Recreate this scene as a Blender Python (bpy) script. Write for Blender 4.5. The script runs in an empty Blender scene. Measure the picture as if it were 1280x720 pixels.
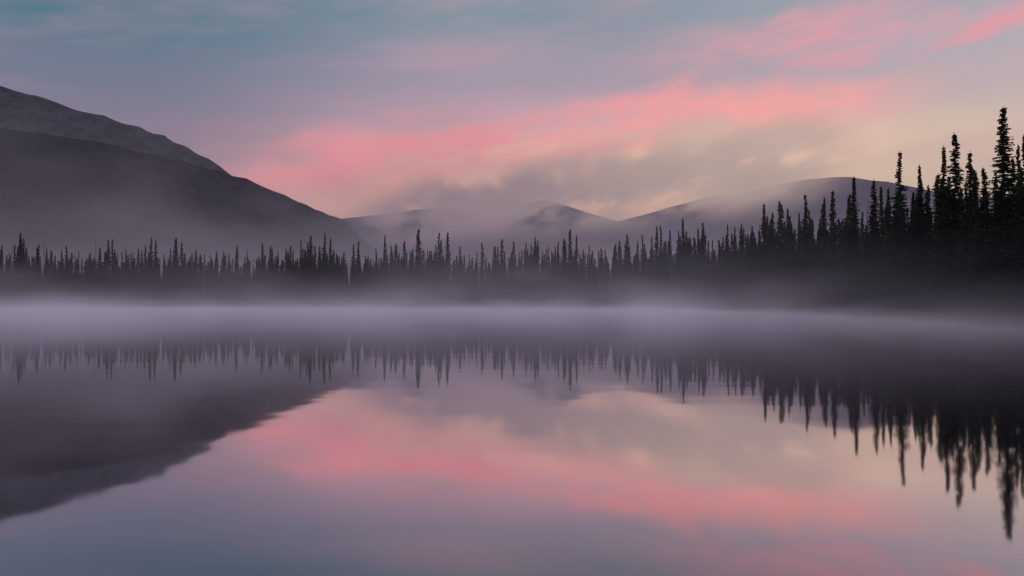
import bpy, math, random
from mathutils import Vector, noise as mn
S=bpy.context.scene
col=S.collection
random.seed(7)

def lin(r,g,b):
    f=lambda c:(c/255/12.92) if c/255<=0.04045 else ((c/255+0.055)/1.055)**2.4
    return (f(r),f(g),f(b),1)

class NT:
    def __init__(s,tree):
        s.t=tree; s.n=tree.nodes; s.l=tree.links
    def new(s,typ,**kw):
        n=s.n.new(typ)
        for k,v in kw.items(): setattr(n,k,v)
        return n
    def put(s,sock,v):
        if v is None: return
        if isinstance(v,bpy.types.NodeSocket): s.l.new(v,sock)
        else: sock.default_value=v
    def m(s,op,a,b=None,c=None,clamp=False):
        n=s.new('ShaderNodeMath',operation=op); n.use_clamp=clamp
        s.put(n.inputs[0],a); s.put(n.inputs[1],b); s.put(n.inputs[2],c)
        return n.outputs[0]
    def mr(s,v,a,b,c=0.,d=1.,smooth=True):
        n=s.new('ShaderNodeMapRange'); n.interpolation_type='SMOOTHSTEP' if smooth else 'LINEAR'; n.clamp=True
        for i,x in enumerate((v,a,b,c,d)): s.put(n.inputs[i],x)
        return n.outputs[0]
    def mix(s,f,a,b,mode='MIX'):
        n=s.new('ShaderNodeMix',data_type='RGBA',blend_type=mode)
        s.put(n.inputs[0],f); s.put(n.inputs[6],a); s.put(n.inputs[7],b)
        return n.outputs[2]
    def ramp(s,v,stops,interp='LINEAR'):
        n=s.new('ShaderNodeValToRGB'); r=n.color_ramp; r.interpolation=interp
        while len(r.elements)<len(stops): r.elements.new(0.5)
        for e,(p,c) in zip(r.elements,stops): e.position=p; e.color=c
        s.put(n.inputs[0],v); return n.outputs[0]
    def comb(s,x,y,z):
        n=s.new('ShaderNodeCombineXYZ')
        s.put(n.inputs[0],x);s.put(n.inputs[1],y);s.put(n.inputs[2],z); return n.outputs[0]
    def sep(s,v):
        n=s.new('ShaderNodeSeparateXYZ'); s.put(n.inputs[0],v); return n.outputs
    def noise(s,v,scale,detail=3,rough=.5,dist=0.):
        n=s.new('ShaderNodeTexNoise'); s.put(n.inputs['Vector'],v)
        n.inputs['Scale'].default_value=scale;n.inputs['Detail'].default_value=detail
        n.inputs['Roughness'].default_value=rough;n.inputs['Distortion'].default_value=dist
        return n.outputs[0]

# ------------------------------------------------------------------ world sky
SUN_EL=math.radians(3.0); SUN_AZ=math.radians(9)
w=bpy.data.worlds.new("sky"); S.world=w; w.use_nodes=True
try: w.cycles.sampling_method='NONE'
except Exception as ex: print("ws",ex)
t=NT(w.node_tree); t.n.clear()
tc=t.new('ShaderNodeTexCoord').outputs['Generated']
x,y,z=t.sep(tc)
az=t.m('ARCTAN2',x,y); el=t.m('ARCSINE',t.m('ABSOLUTE',z))
E=1.6   # radians -> ramp position
def R(stops): return t.ramp(t.m('DIVIDE',el,E),[(e/E,lin(*c)) for e,c in stops],'EASE')
left=R([(0,(160,130,145)),(.13,(155,128,146)),(.2,(138,126,148)),(.26,(116,123,145)),(.33,(82,119,138)),(.6,(66,98,125)),(1.5,(60,85,120))])
cen=R([(0,(218,174,160)),(.13,(226,178,163)),(.19,(224,172,168)),(.24,(192,159,174)),(.29,(163,151,170)),(.37,(130,146,160)),(.7,(88,115,145)),(1.5,(60,85,120))])
rig=R([(0,(215,190,170)),(.13,(218,194,172)),(.19,(210,188,174)),(.25,(190,177,180)),(.29,(172,173,182)),(.36,(156,164,175)),(.7,(95,120,148)),(1.5,(60,85,120))])
bak=R([(0,(135,120,145)),(.2,(165,145,168)),(.5,(130,130,160)),(1.0,(85,105,145)),(1.5,(60,85,120))])
base=t.mix(t.mr(az,-.5,0.0),left,cen)
base=t.mix(t.mr(az,.05,.5),base,rig)
sx=t.m('ADD',az,t.m('MULTIPLY',el,.15)); sy=t.m('SUBTRACT',el,t.m('MULTIPLY',az,.14))
n1=t.noise(t.comb(t.m('MULTIPLY',sx,3.2),t.m('MULTIPLY',sy,15.),0.3),1.0,4,.58)
n2=t.noise(t.comb(t.m('MULTIPLY',sx,9.),t.m('MULTIPLY',sy,36.),4.3),1.0,4,.68)
n3=t.noise(t.comb(t.m('MULTIPLY',sx,5.),t.m('MULTIPLY',sy,13.),9.3),1.0,3,.6)
warp=t.m('MULTIPLY',t.m('SUBTRACT',n3,.5),.12)
def gau(a0,e0,wa,we):
    gx=t.m('DIVIDE',t.m('SUBTRACT',az,a0),wa); gy=t.m('DIVIDE',t.m('SUBTRACT',el,e0),we)
    return t.m('EXPONENT',t.m('MULTIPLY',t.m('ADD',t.m('MULTIPLY',gx,gx),t.m('MULTIPLY',gy,gy)),-1.))
base=t.mix(t.m('MULTIPLY',gau(.24,.18,.27,.045),.7),base,lin(248,206,174))
base=t.mix(t.m('MULTIPLY',gau(-.16,.14,.15,.035),.6),base,lin(236,172,158))
base=t.mix(t.m('MULTIPLY',t.mr(n1,.42,.72),.28),base,lin(208,160,176))
def band(c0,c1,c2,up,dn,a0,a1,a2,a3,noi,lo,hi):
    line=t.m('ADD',t.m('ADD',c0,t.m('MULTIPLY',az,c1)),t.m('MULTIPLY',t.m('MULTIPLY',az,az),c2))
    d=t.m('ADD',t.m('SUBTRACT',el,line),warp)
    prof=t.m('MULTIPLY',t.mr(d,up,-up*.1,0,1),t.mr(d,-dn,dn*.1,0,1))
    prof=t.m('MULTIPLY',prof,t.m('MULTIPLY',t.mr(az,a0,a1),t.mr(az,a3,a2)))
    return t.m('MULTIPLY',prof,t.mr(noi,lo,hi,.1,1))
nn=t.m('ADD',t.m('MULTIPLY',n1,.45),t.m('MULTIPLY',n2,.55))
b1=band(.223,.15,-.25,.05,.06,-.44,-.22,.38,.56,nn,.34,.59)
base=t.mix(t.m('MULTIPLY',b1,1.),base,t.mix(t.mr(az,-.1,.35),lin(236,146,156),lin(249,166,164)))
b2=band(.283,.09,0,.04,.04,.10,.34,2.0,2.5,nn,.38,.60)
base=t.mix(t.m('MULTIPLY',b2,.8),base,lin(233,160,172))
b3=band(.218,.14,0,.018,.018,.46,.57,1.0,1.4,nn,.3,.5)
base=t.mix(t.m('MULTIPLY',b3,.8),base,lin(238,154,164))
base=t.mix(t.mr(t.m('ABSOLUTE',az),.9,1.8),base,bak)
bg=t.new('ShaderNodeBackground'); t.put(bg.inputs[0],base); bg.inputs[1].default_value=.98
skt=t.new('ShaderNodeTexSky'); skt.sky_type='NISHITA'; skt.sun_disc=False
skt.sun_elevation=SUN_EL; skt.sun_rotation=SUN_AZ
bg2=t.new('ShaderNodeBackground'); t.put(bg2.inputs[0],skt.outputs[0]); bg2.inputs[1].default_value=.004
ad=t.new('ShaderNodeAddShader'); t.l.new(bg.outputs[0],ad.inputs[0]); t.l.new(bg2.outputs[0],ad.inputs[1])
o=t.new('ShaderNodeOutputWorld'); t.l.new(ad.outputs[0],o.inputs[0])

sd=bpy.data.lights.new("sun",'SUN'); sd.energy=.35; sd.angle=math.radians(6); sd.color=(1,.72,.6)
so=bpy.data.objects.new("sun",sd); col.objects.link(so)
d=Vector((math.sin(SUN_AZ)*math.cos(SUN_EL),math.cos(SUN_AZ)*math.cos(SUN_EL),math.sin(SUN_EL)))
so.rotation_euler=(-d).to_track_quat('-Z','Y').to_euler()
so.location=(0,0,60)

# ------------------------------------------------------------------ materials
def mat(name):
    m=bpy.data.materials.new(name); m.use_nodes=True; k=NT(m.node_tree); k.n.clear()
    return m,k,k.new('ShaderNodeOutputMaterial')
def diffuse_mat(name,c1,c2,scale,rough=.9,detail=5,lo=.35,hi=.65,rand=0.,bump=0.,c3=None,s3=.1):
    m,k,out=mat(name); g=k.new('ShaderNodeNewGeometry').outputs['Position']
    n=k.noise(g,scale,detail,.6)
    c=k.mix(k.mr(n,lo,hi),c1,c2)
    if c3: c=k.mix(k.mr(k.noise(g,s3,3,.6),.45,.58),c,c3)
    if rand:
        oi=k.new('ShaderNodeObjectInfo').outputs['Random']
        hs=k.new('ShaderNodeHueSaturation'); k.put(hs.inputs['Value'],k.mr(oi,0.,1.,1-rand,1+rand,False)); k.put(hs.inputs['Color'],c); c=hs.outputs[0]
    p=k.new('ShaderNodeBsdfDiffuse'); k.put(p.inputs['Color'],c)
    if bump:
        b=k.new('ShaderNodeBump'); b.inputs['Strength'].default_value=1; b.inputs['Distance'].default_value=bump; k.put(b.inputs['Height'],n); k.put(p.inputs['Normal'],b.outputs[0])
    k.l.new(p.outputs[0],out.inputs[0]); return m
M_needle=diffuse_mat("spruce_needles",(.022,.040,.018,1),(.085,.12,.045,1),.9,detail=1,rand=.45)
M_bark=diffuse_mat("bark",(.04,.034,.03,1),(.10,.088,.078,1),2.,detail=1)
M_dead=diffuse_mat("dead_wood",(.08,.075,.07,1),(.24,.22,.21,1),2.,detail=1)
M_ground=diffuse_mat("forest_floor",(.02,.02,.014,1),(.05,.045,.03,1),.4,bump=.05,detail=2)
M_grass=diffuse_mat("sedge_grass",(.07,.075,.04,1),(.18,.165,.09,1),.5,detail=2)
M_leaf=diffuse_mat("willow_leaves",(.045,.06,.025,1),(.11,.12,.05,1),1.2,detail=2)

def mesh_obj(name,V,F,mats,mi=None,smooth=False,link=True):
    me=bpy.data.meshes.new(name); me.from_pydata(V,[],F)
    for m in mats: me.materials.append(m)
    if mi: me.polygons.foreach_set('material_index',mi)
    if smooth: me.polygons.foreach_set('use_smooth',[True]*len(F))
    me.update()
    ob=bpy.data.objects.new(name,me)
    if link: col.objects.link(ob)
    return ob

# ------------------------------------------------------------------ terrain
LAKE=[(44,-8),(42,20),(40,45),(40.5,60),(43.5,85),(46.5,110),(47.5,135),(46,160),(45.5,182),(41,205),(30,224),(12,236),(-10,241),(-60,246),(-110,248),(-168,250),(-230,256),(-300,250),(-335,200),(-320,120),(-240,40),(-150,-5),(-60,-10)]
def sdist(px,py):
    best=1e9; inside=False; n=len(LAKE)
    for i in range(n):
        x1,y1=LAKE[i]; x2,y2=LAKE[(i+1)%n]
        dx,dy=x2-x1,y2-y1
        tt=max(0,min(1,((px-x1)*dx+(py-y1)*dy)/(dx*dx+dy*dy)))
        q=math.hypot(px-x1-tt*dx,py-y1-tt*dy)
        if q<best: best=q
        if (y1>py)!=(y2>py) and px<(x2-x1)*(py-y1)/(y2-y1)+x1: inside=not inside
    return -best if inside else best
def sd2(px,py):
    return sdist(px,py)+1.3*mn.noise(Vector((px*.09,py*.09,2.)))+.6*mn.noise(Vector((px*.3,py*.3,7.)))
def gz(px,py):
    s=sd2(px,py)
    if s<0: return max(-3,s*.18)
    return min(1.6,s*.09)+.35*min(1,s/8)*(mn.noise(Vector((px*.12,py*.12,0)))+.5)
def axis(lo,hi,a,b,step):
    r=[];v=a
    while v<=b: r.append(v); v+=step
    s=step;v=a;p=[]
    while v>lo: s*=1.35; v-=s; p.append(max(v,lo))
    s=step;v=r[-1];q=[]
    while v<hi: s*=1.35; v+=s; q.append(min(v,hi))
    return p[::-1]+r+q
XS=axis(-9000,9000,-340,75,2.5); YS=axis(-3000,9500,-20,275,2.5)
V=[(a,b,gz(a,b)) for b in YS for a in XS]; nx=len(XS)
F=[(j*nx+i,j*nx+i+1,(j+1)*nx+i+1,(j+1)*nx+i) for j in range(len(YS)-1) for i in range(nx-1)]
mesh_obj("ground",V,F,[M_ground],smooth=True)

# water
m,k,out=mat("lake_water")
lw=k.new('ShaderNodeLayerWeight'); lw.inputs[0].default_value=.5
refl=k.ramp(lw.outputs['Facing'],[(0,(.04,)*3+(1,)),(.55,(.28,)*3+(1,)),(.68,(.46,)*3+(1,)),(.80,(.78,)*3+(1,)),(.92,(.92,)*3+(1,)),(1,(.94,)*3+(1,))])
g=k.new('ShaderNodeNewGeometry').outputs['Position']
gx_,gy_,gz_=k.sep(g)
hv=k.comb(k.m('MULTIPLY',gx_,.55),gy_,0.)
h=k.m('ADD',k.noise(hv,.8,1,.5),k.m('MULTIPLY',k.noise(hv,.12,1,.5),3.))
b=k.new('ShaderNodeBump'); b.inputs['Strength'].default_value=1; b.inputs['Distance'].default_value=.0026; k.put(b.inputs['Height'],h)
gl=k.new('ShaderNodeBsdfGlossy'); gl.inputs['Color'].default_value=(1,.95,.99,1); gl.inputs['Roughness'].default_value=.042
k.put(gl.inputs['Normal'],b.outputs[0])
df=k.new('ShaderNodeBsdfDiffuse'); df.inputs['Color'].default_value=(.03,.028,.045,1)
mx=k.new('ShaderNodeMixShader'); k.put(mx.inputs[0],refl); k.l.new(df.outputs[0],mx.inputs[1]); k.l.new(gl.outputs[0],mx.inputs[2])
k.l.new(mx.outputs[0],out.inputs[0])
mesh_obj("lake_water",[(-350,-25,0),(65,-25,0),(65,270,0),(-350,270,0)],[(0,1,2,3)],[m])

# ------------------------------------------------------------------ mountains
def interp(P,x):
    if x<=P[0][0]: return P[0][1]
    for (a,b),(c,d_) in zip(P,P[1:]):
        if x<=c:
            u=(x-a)/(c-a); return b+(d_-b)*u
    return P[-1][1]
def ridge(name,D,Wf,Wb,P,mtl,x0,x1,nxx,nyy,rough,fs,sk=0.,pw=1.25):
    xs=[x0+(x1-x0)*i/(nxx-1) for i in range(nxx)]
    ys=[D-Wf+(Wf+Wb)*j/(nyy-1) for j in range(nyy)]
    V=[]
    for yy in ys:
        for xx in xs:
            c=D+sk*mn.noise(Vector((xx*fs*.5,3.,1.)))
            u=(c-yy)/Wf if yy<c else (yy-c)/Wb
            u=min(1,max(0,u))
            H=interp(P,xx)
            f=(1-u)**pw
            spur=mn.fractal(Vector((xx*fs,yy*fs*.5,5.)),.9,2.1,6)
            zz=H*f+rough*spur*min(1,u*5+.06)*(1-u)**.5
            V.append((xx,yy,zz-2))
    F=[(j*nxx+i,j*nxx+i+1,(j+1)*nxx+i+1,(j+1)*nxx+i) for j in range(nyy-1) for i in range(nxx-1)]
    return mesh_obj(name,V,F,[mtl],smooth=True)
def prof(pts,D): return [((px-640)/950*D,(379-py)/950*D+3.7) for px,py in pts]
M_mf=diffuse_mat("mountain_forest",(.012,.018,.016,1),(.042,.054,.047,1),.09,detail=5,bump=5,lo=.4,hi=.6)
M_mr=diffuse_mat("mountain_scree",(.095,.105,.10,1),(.17,.175,.165,1),.05,detail=5,bump=4,lo=.38,hi=.62)
M_far=diffuse_mat("far_mountain_hazy_rock",(.26,.21,.24,1),(.34,.275,.305,1),.006,detail=5,bump=8,c3=(.24,.195,.225,1),s3=.0018)  # light rock with distance haze put into its pale mauve albedo
ridge("mountain",1000,380,500,prof([(-500,120),(-200,137),(0,159),(60,167),(120,177),(200,194),(250,204),(300,218),(350,240),(400,263),(428,274),(455,300),(490,340),(530,392)],1000),M_mf,-1250,-60,300,130,24,.009,40)
ridge("mountain",1600,450,700,prof([(-500,60),(-200,78),(0,107),(50,118),(100,137),(150,150),(200,166),(250,192),(300,230),(400,290),(600,385)],1600),M_mr,-2000,0,260,90,24,.005,70)
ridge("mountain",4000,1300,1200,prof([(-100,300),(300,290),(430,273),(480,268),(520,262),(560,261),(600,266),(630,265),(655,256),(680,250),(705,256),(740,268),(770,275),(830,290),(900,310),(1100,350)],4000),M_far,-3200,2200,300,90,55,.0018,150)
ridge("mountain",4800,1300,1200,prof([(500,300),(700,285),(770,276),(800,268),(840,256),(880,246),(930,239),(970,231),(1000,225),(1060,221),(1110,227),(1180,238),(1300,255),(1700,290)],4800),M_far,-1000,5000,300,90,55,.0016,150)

# ------------------------------------------------------------------ trees
def spruce(seed,H=20.,Rm=1.9,sparse=0.,dead=False,topbare=.0,pw=.85):
    r=random.Random(seed); V=[];F=[];MI=[]
    def face(pts,mi):
        b0=len(V); V.extend([tuple(p) for p in pts]); F.append(tuple(range(b0,b0+len(pts)))); MI.append(mi)
    seg=12; sides=6; lean=[(r.uniform(-.12,.12),r.uniform(-.12,.12)) for _ in range(seg+1)]
    lean[0]=(0,0)
    def cen_(u):
        q=u*seg; i=min(seg-1,int(q)); f=q-i
        return Vector((lean[i][0]*(1-f)+lean[i+1][0]*f,lean[i][1]*(1-f)+lean[i+1][1]*f,u*H))
    base=len(V)
    for i in range(seg+1):
        u=i/seg; c=cen_(u); rad=.2*(1-u)**.8+.012+(.07 if i==0 else 0)
        for s in range(sides):
            a=s*2*math.pi/sides; V.append((c.x+rad*math.cos(a),c.y+rad*math.sin(a),c.z-(.6 if i==0 else 0)))
    for i in range(seg):
        for s in range(sides):
            a=base+i*sides+s; b_=base+i*sides+(s+1)%sides
            F.append((a,b_,b_+sides,a+sides)); MI.append(1)
    z=H*(.04 if not dead else .2)
    gap=[r.uniform(.82,1.08) for _ in range(62)]
    side=r.uniform(0,6.28)
    while z<H*.985:
        u=z/H
        env=Rm*min(1,(1-u)**pw*1.12+.03)*(1 if u>.12 else .6+u*3.3)
        env*=gap[int(u*60)]
        nb=r.choice([4,5,5,6]) if not dead else r.choice([0,1,2])
        for _ in range(nb):
            if r.random()<sparse: continue
            a=r.uniform(0,2*math.pi); L=env*r.uniform(.35,1.2)*(1+.15*math.cos(a-side))
            if r.random()<.07: L*=1.35
            if dead: L=env*r.uniform(.2,.75)
            if u>1-topbare: L*=.5
            da=Vector((math.cos(a),math.sin(a),0)); pa=Vector((-da.y,da.x,0))
            c=cen_(u); dr=r.uniform(.15,.5)*(1.1-u*.8)
            P=[c+da*(L*s)+Vector((0,0,-dr*L*s*(1.4-.8*s))) for s in (0,.35,.7,1.)]
            if dead:
                face([P[0]+Vector((0,0,.025)),P[1],P[3]],1); face([P[0]-Vector((0,0,.025)),P[3],P[2]+Vector((0,0,.02))],1); continue
            wds=[.06,.22*L+.05,.15*L+.04,.012]
            for s in range(3):
                w0,w1=wds[s],wds[s+1]
                j=Vector((0,0,r.uniform(-.08,.08)))
                face([P[s]-pa*w0,P[s+1]-pa*w1*r.uniform(.6,1.2)+j,P[s+1]+j,P[s]],0)
                face([P[s],P[s+1]+j,P[s+1]+pa*w1*r.uniform(.6,1.2)-j,P[s]+pa*w0],0)
            for s in range(5):
                q=r.uniform(.1,.85); pp=c+da*(L*q)+Vector((0,0,-dr*L*q*(1.4-.8*q)))
                hl=r.uniform(.10,.26)*(1.1-.5*u); sd_=r.choice([-1,1])*r.uniform(.05,.3)
                tip=pp+pa*sd_*(L*.5+.1)+da*r.uniform(0,.2)+Vector((0,0,-hl))
                wv=da*r.uniform(.06,.16)+pa*r.uniform(-.05,.05)
                face([pp-wv,tip,pp+wv+Vector((0,0,.05))],0)
        z+=r.uniform(.13,.25)*(1. if not dead else 2.)*(1-.35*u)
    if not dead:
        top=cen_(1.)
        for _ in range(14):
            a=r.uniform(0,6.28); hh=r.uniform(.05,1.3); l=.08+.17*hh
            c=top-Vector((0,0,hh)); tip=c+Vector((math.cos(a)*l,math.sin(a)*l,-.08+.1*r.random()))
            face([c+Vector((0,0,.1)),tip,c-Vector((0,0,.06))],0)
    me=bpy.data.meshes.new("spruce_mesh"); me.from_pydata(V,[],F)
    me.materials.append(M_needle); me.materials.append(M_dead if dead else M_bark)
    me.polygons.foreach_set('material_index',MI); me.update(); return me
TR=[spruce(1,20,2.0),spruce(2,20,2.5,pw=1.),spruce(3,20,1.8,.05),spruce(4,20,2.1,.12,topbare=.22),spruce(5,20,1.6,.1,topbare=.2,pw=.7),spruce(6,20,2.8,.0,pw=1.),spruce(7,20,1.9,.25,topbare=.3),spruce(8,20,2.3,.05,topbare=.12,pw=1.1)]
DEAD=[spruce(21,20,1.3,dead=True),spruce(22,20,1.6,dead=True)]
def put(name,me,X,Y,h,parent=None,wide=1.):
    ob=bpy.data.objects.new(name,me); col.objects.link(ob)
    s=h/20.
    ob.location=(X,Y,gz(X,Y)-.1); ob.scale=(s*wide,s*wide,s)
    ob.rotation_euler=(random.uniform(-.015,.015),random.uniform(-.015,.015),random.uniform(0,6.28))
    if parent: ob.parent=parent
    return ob
NEAR=[(44,68,19.4,5),(44.9,66.2,16.3,1),(45.8,78,19,0),(46.8,82,18.5,4),(45.3,75,16.6,2),(47.4,88,17.6,7),(48.1,94,20.4,3),(49,102,18.2,0),(49.6,110,20,4),(50,118,19.3,2),(49.6,128,20.2,3),(49.5,140,20.6,6),(49.7,150,21.3,4),(48.8,162,17.8,0),(47.5,190,19.4,2),(45.5,202,24,4),(42,214,23.5,6),
 (46.5,70.5,15,7),(45,72,14.5,1),(47.9,85,16,5),(46.5,91,15.2,1),(48.6,98,16.5,7)]
for X,Y,h_,i in NEAR: put("spruce_tree",TR[i],X,Y,h_,wide=1.15)
forest=bpy.data.objects.new("distant_forest",None); col.objects.link(forest)
rr=random.Random(99); cnt=0
def shoreY(X):
    Y=270.
    while sdist(X,Y)>0 and Y>190: Y-=1
    return Y
X=-235.
while X<50:
    sy_=shoreY(X)
    lf=.94 if X<-110 else (.94+.06*(X+110)/40 if X<-70 else 1.)
    cl=mn.noise(Vector((X*.05,0,0)))
    for row in range(5):
        if rr.random()<.06: continue
        Y=sy_+3+row*3.5+rr.uniform(-1.5,2.5)
        q=rr.random(); h_=rr.uniform(13.5,18) if q<.72 else (rr.uniform(17.5,21) if q<.93 else rr.uniform(20.5,25))
        if row==0: h_*=rr.uniform(.45,.95)
        h_*=lf*(1+.2*cl)
        me=rr.choice(DEAD) if rr.random()<.06 else rr.choice(TR)
        put("spruce",me,X+rr.uniform(-1.2,1.2),Y,h_,forest,rr.uniform(.9,1.25)*(1.4 if h_<16 else 1)); cnt+=1
    X+=rr.uniform(1.0,1.7)
rf=bpy.data.objects.new("spruce_forest",None); col.objects.link(rf)
Y=40.
while Y<232:
    X=60.
    while sdist(X,Y)>0 and X>15: X-=.5
    for row in range(7):
        if rr.random()<.06: continue
        xx=X+3.5+row*3.2+rr.uniform(-1.6,1.6); yy=Y+rr.uniform(-1.5,1.5)
        if sdist(xx,yy)<2.: continue
        h_=rr.uniform(10.5,14.8) if rr.random()<.78 else rr.uniform(14.5,18)
        if row==0: h_*=rr.uniform(.35,.85)
        if yy>120: h_*=1.1+.15*min(1,(yy-120)/80)
        me=rr.choice(DEAD) if rr.random()<.04 else rr.choice(TR)
        put("spruce",me,xx,yy,h_,rf,rr.uniform(.95,1.3)*(1.25 if h_<12 else 1)); cnt+=1
    Y+=rr.uniform(1.8,2.7)
print("trees",cnt)

# ------------------------------------------------------------------ sedge grass and shrubs along the banks
V=[];F=[]; rg=random.Random(5)
def tuft(cx,cy,sc):
    cz=gz(cx,cy)
    for _ in range(9):
        a=rg.uniform(0,6.28); b_=rg.uniform(0,.25)*sc; px_=cx+math.cos(a)*b_; py_=cy+math.sin(a)*b_
        h_=rg.uniform(.25,.6)*sc; l=rg.uniform(.05,.3)*sc; w_=.02*sc
        b0=len(V); V.extend([(px_-w_,py_,cz-.05),(px_+w_,py_,cz-.05),(px_+math.cos(a)*l,py_+math.sin(a)*l,cz+h_)]); F.append((b0,b0+1,b0+2))
n=0
while n<6500:
    if rg.random()<.75:
        Y=rg.uniform(35,225); X=rg.uniform(36,56)
    else:
        X=rg.uniform(-220,40); Y=rg.uniform(220,262)
    s=sd2(X,Y)
    if -.8<s<6.5 and rg.random()<math.exp(-max(0,s)/5):
        tuft(X,Y,rg.uniform(.7,1.5)*(1.5 if Y>150 else 1)); n+=1
mesh_obj("shore_grass",V,F,[M_grass])
V=[];F=[]
for _ in range(75):
    Y=rg.uniform(50,235); X=60.
    while sdist(X,Y)>0 and X>5: X-=.5
    X+=rg.uniform(2.5,5.5); cz=gz(X,Y); R_=rg.uniform(.5,1.3)
    for st in range(6):
        a=rg.uniform(0,6.28); tx=X+math.cos(a)*R_*.7; ty=Y+math.sin(a)*R_*.7; tz=cz+R_*rg.uniform(.8,1.6)
        b0=len(V); V.extend([(X-.03,Y,cz-.1),(X+.03,Y,cz-.1),(tx,ty,tz)]); F.append((b0,b0+1,b0+2))
    for _l in range(170):
        a=rg.uniform(0,6.28); e=rg.random()**.5; hh=rg.random()
        p=Vector((X+math.cos(a)*R_*e*(1-.45*hh),Y+math.sin(a)*R_*e*(1-.45*hh),cz+.1+hh*R_*1.7))
        u_=Vector((rg.gauss(0,1),rg.gauss(0,1),rg.gauss(0,1))).normalized()*.1; v_=u_.cross(Vector((rg.gauss(0,1),rg.gauss(0,1),rg.gauss(0,1)))).normalized()*.05
        b0=len(V); V.extend([tuple(p-u_),tuple(p+v_),tuple(p+u_),tuple(p-v_)]); F.append((b0,b0+1,b0+2,b0+3))
mesh_obj("shoreline_shrubs",V,F,[M_leaf])

# ------------------------------------------------------------------ mist volumes
def prism(name,pts,z0,z1,mt):
    n=len(pts); V=[(a,b,z0) for a,b in pts]+[(a,b,z1) for a,b in pts]
    F=[tuple(range(n))[::-1],tuple(range(n,2*n))]+[(i,(i+1)%n,(i+1)%n+n,i+n) for i in range(n)]
    return mesh_obj(name,V,F,[mt])
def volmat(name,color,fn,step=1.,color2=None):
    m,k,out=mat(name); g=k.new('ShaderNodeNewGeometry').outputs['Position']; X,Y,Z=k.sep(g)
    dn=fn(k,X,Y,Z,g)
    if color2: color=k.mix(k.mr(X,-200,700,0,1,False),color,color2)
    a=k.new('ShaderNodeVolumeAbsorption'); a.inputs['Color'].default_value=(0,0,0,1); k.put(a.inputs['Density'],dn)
    e=k.new('ShaderNodeEmission'); k.put(e.inputs['Color'],color); k.put(e.inputs['Strength'],dn)  # emission stands in for sky light scattered by mist, fog and cloud
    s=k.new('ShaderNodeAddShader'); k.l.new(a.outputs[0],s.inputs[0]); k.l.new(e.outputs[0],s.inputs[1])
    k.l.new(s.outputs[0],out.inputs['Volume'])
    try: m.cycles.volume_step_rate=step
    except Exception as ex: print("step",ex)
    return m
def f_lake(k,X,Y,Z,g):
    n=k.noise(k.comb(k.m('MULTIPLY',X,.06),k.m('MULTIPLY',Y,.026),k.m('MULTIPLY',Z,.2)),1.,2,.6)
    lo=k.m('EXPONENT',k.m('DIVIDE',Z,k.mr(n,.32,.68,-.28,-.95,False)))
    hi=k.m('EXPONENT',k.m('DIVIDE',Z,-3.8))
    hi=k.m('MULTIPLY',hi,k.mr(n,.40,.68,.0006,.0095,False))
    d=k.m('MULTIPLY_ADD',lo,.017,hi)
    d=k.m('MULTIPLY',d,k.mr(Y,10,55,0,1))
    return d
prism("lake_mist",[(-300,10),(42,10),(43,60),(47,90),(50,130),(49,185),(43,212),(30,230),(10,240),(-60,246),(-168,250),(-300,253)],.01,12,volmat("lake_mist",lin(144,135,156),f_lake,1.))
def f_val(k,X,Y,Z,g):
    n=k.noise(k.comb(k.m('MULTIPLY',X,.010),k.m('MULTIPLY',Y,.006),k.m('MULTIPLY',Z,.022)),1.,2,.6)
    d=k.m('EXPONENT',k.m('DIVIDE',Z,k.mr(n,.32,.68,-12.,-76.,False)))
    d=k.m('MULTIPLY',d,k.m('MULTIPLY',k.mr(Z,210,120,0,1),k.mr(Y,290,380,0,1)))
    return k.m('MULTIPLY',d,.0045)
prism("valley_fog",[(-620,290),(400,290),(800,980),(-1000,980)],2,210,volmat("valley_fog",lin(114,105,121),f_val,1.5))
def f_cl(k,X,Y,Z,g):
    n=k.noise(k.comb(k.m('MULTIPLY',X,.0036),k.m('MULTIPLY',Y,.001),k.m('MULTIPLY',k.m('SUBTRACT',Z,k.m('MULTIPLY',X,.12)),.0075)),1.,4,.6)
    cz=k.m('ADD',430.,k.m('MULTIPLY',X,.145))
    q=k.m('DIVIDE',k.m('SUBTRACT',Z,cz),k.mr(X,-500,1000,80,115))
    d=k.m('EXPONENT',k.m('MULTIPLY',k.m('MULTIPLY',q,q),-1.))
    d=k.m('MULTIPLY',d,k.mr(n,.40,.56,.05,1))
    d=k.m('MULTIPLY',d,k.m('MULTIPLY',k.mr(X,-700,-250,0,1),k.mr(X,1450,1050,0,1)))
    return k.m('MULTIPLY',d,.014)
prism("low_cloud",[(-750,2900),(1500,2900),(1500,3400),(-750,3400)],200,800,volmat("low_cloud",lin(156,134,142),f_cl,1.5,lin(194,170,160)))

# ------------------------------------------------------------------ camera
cd=bpy.data.cameras.new("camera"); cd.sensor_width=36; cd.lens=36*950/1280; cd.clip_start=.1; cd.clip_end=20000
co=bpy.data.objects.new("camera",cd); col.objects.link(co); co.location=(0,0,1.7)
co.rotation_euler=(math.radians(90)+math.atan(19/950),0,0)
S.camera=co
S.view_settings.view_transform='Standard'; S.view_settings.look='None'; S.view_settings.exposure=0
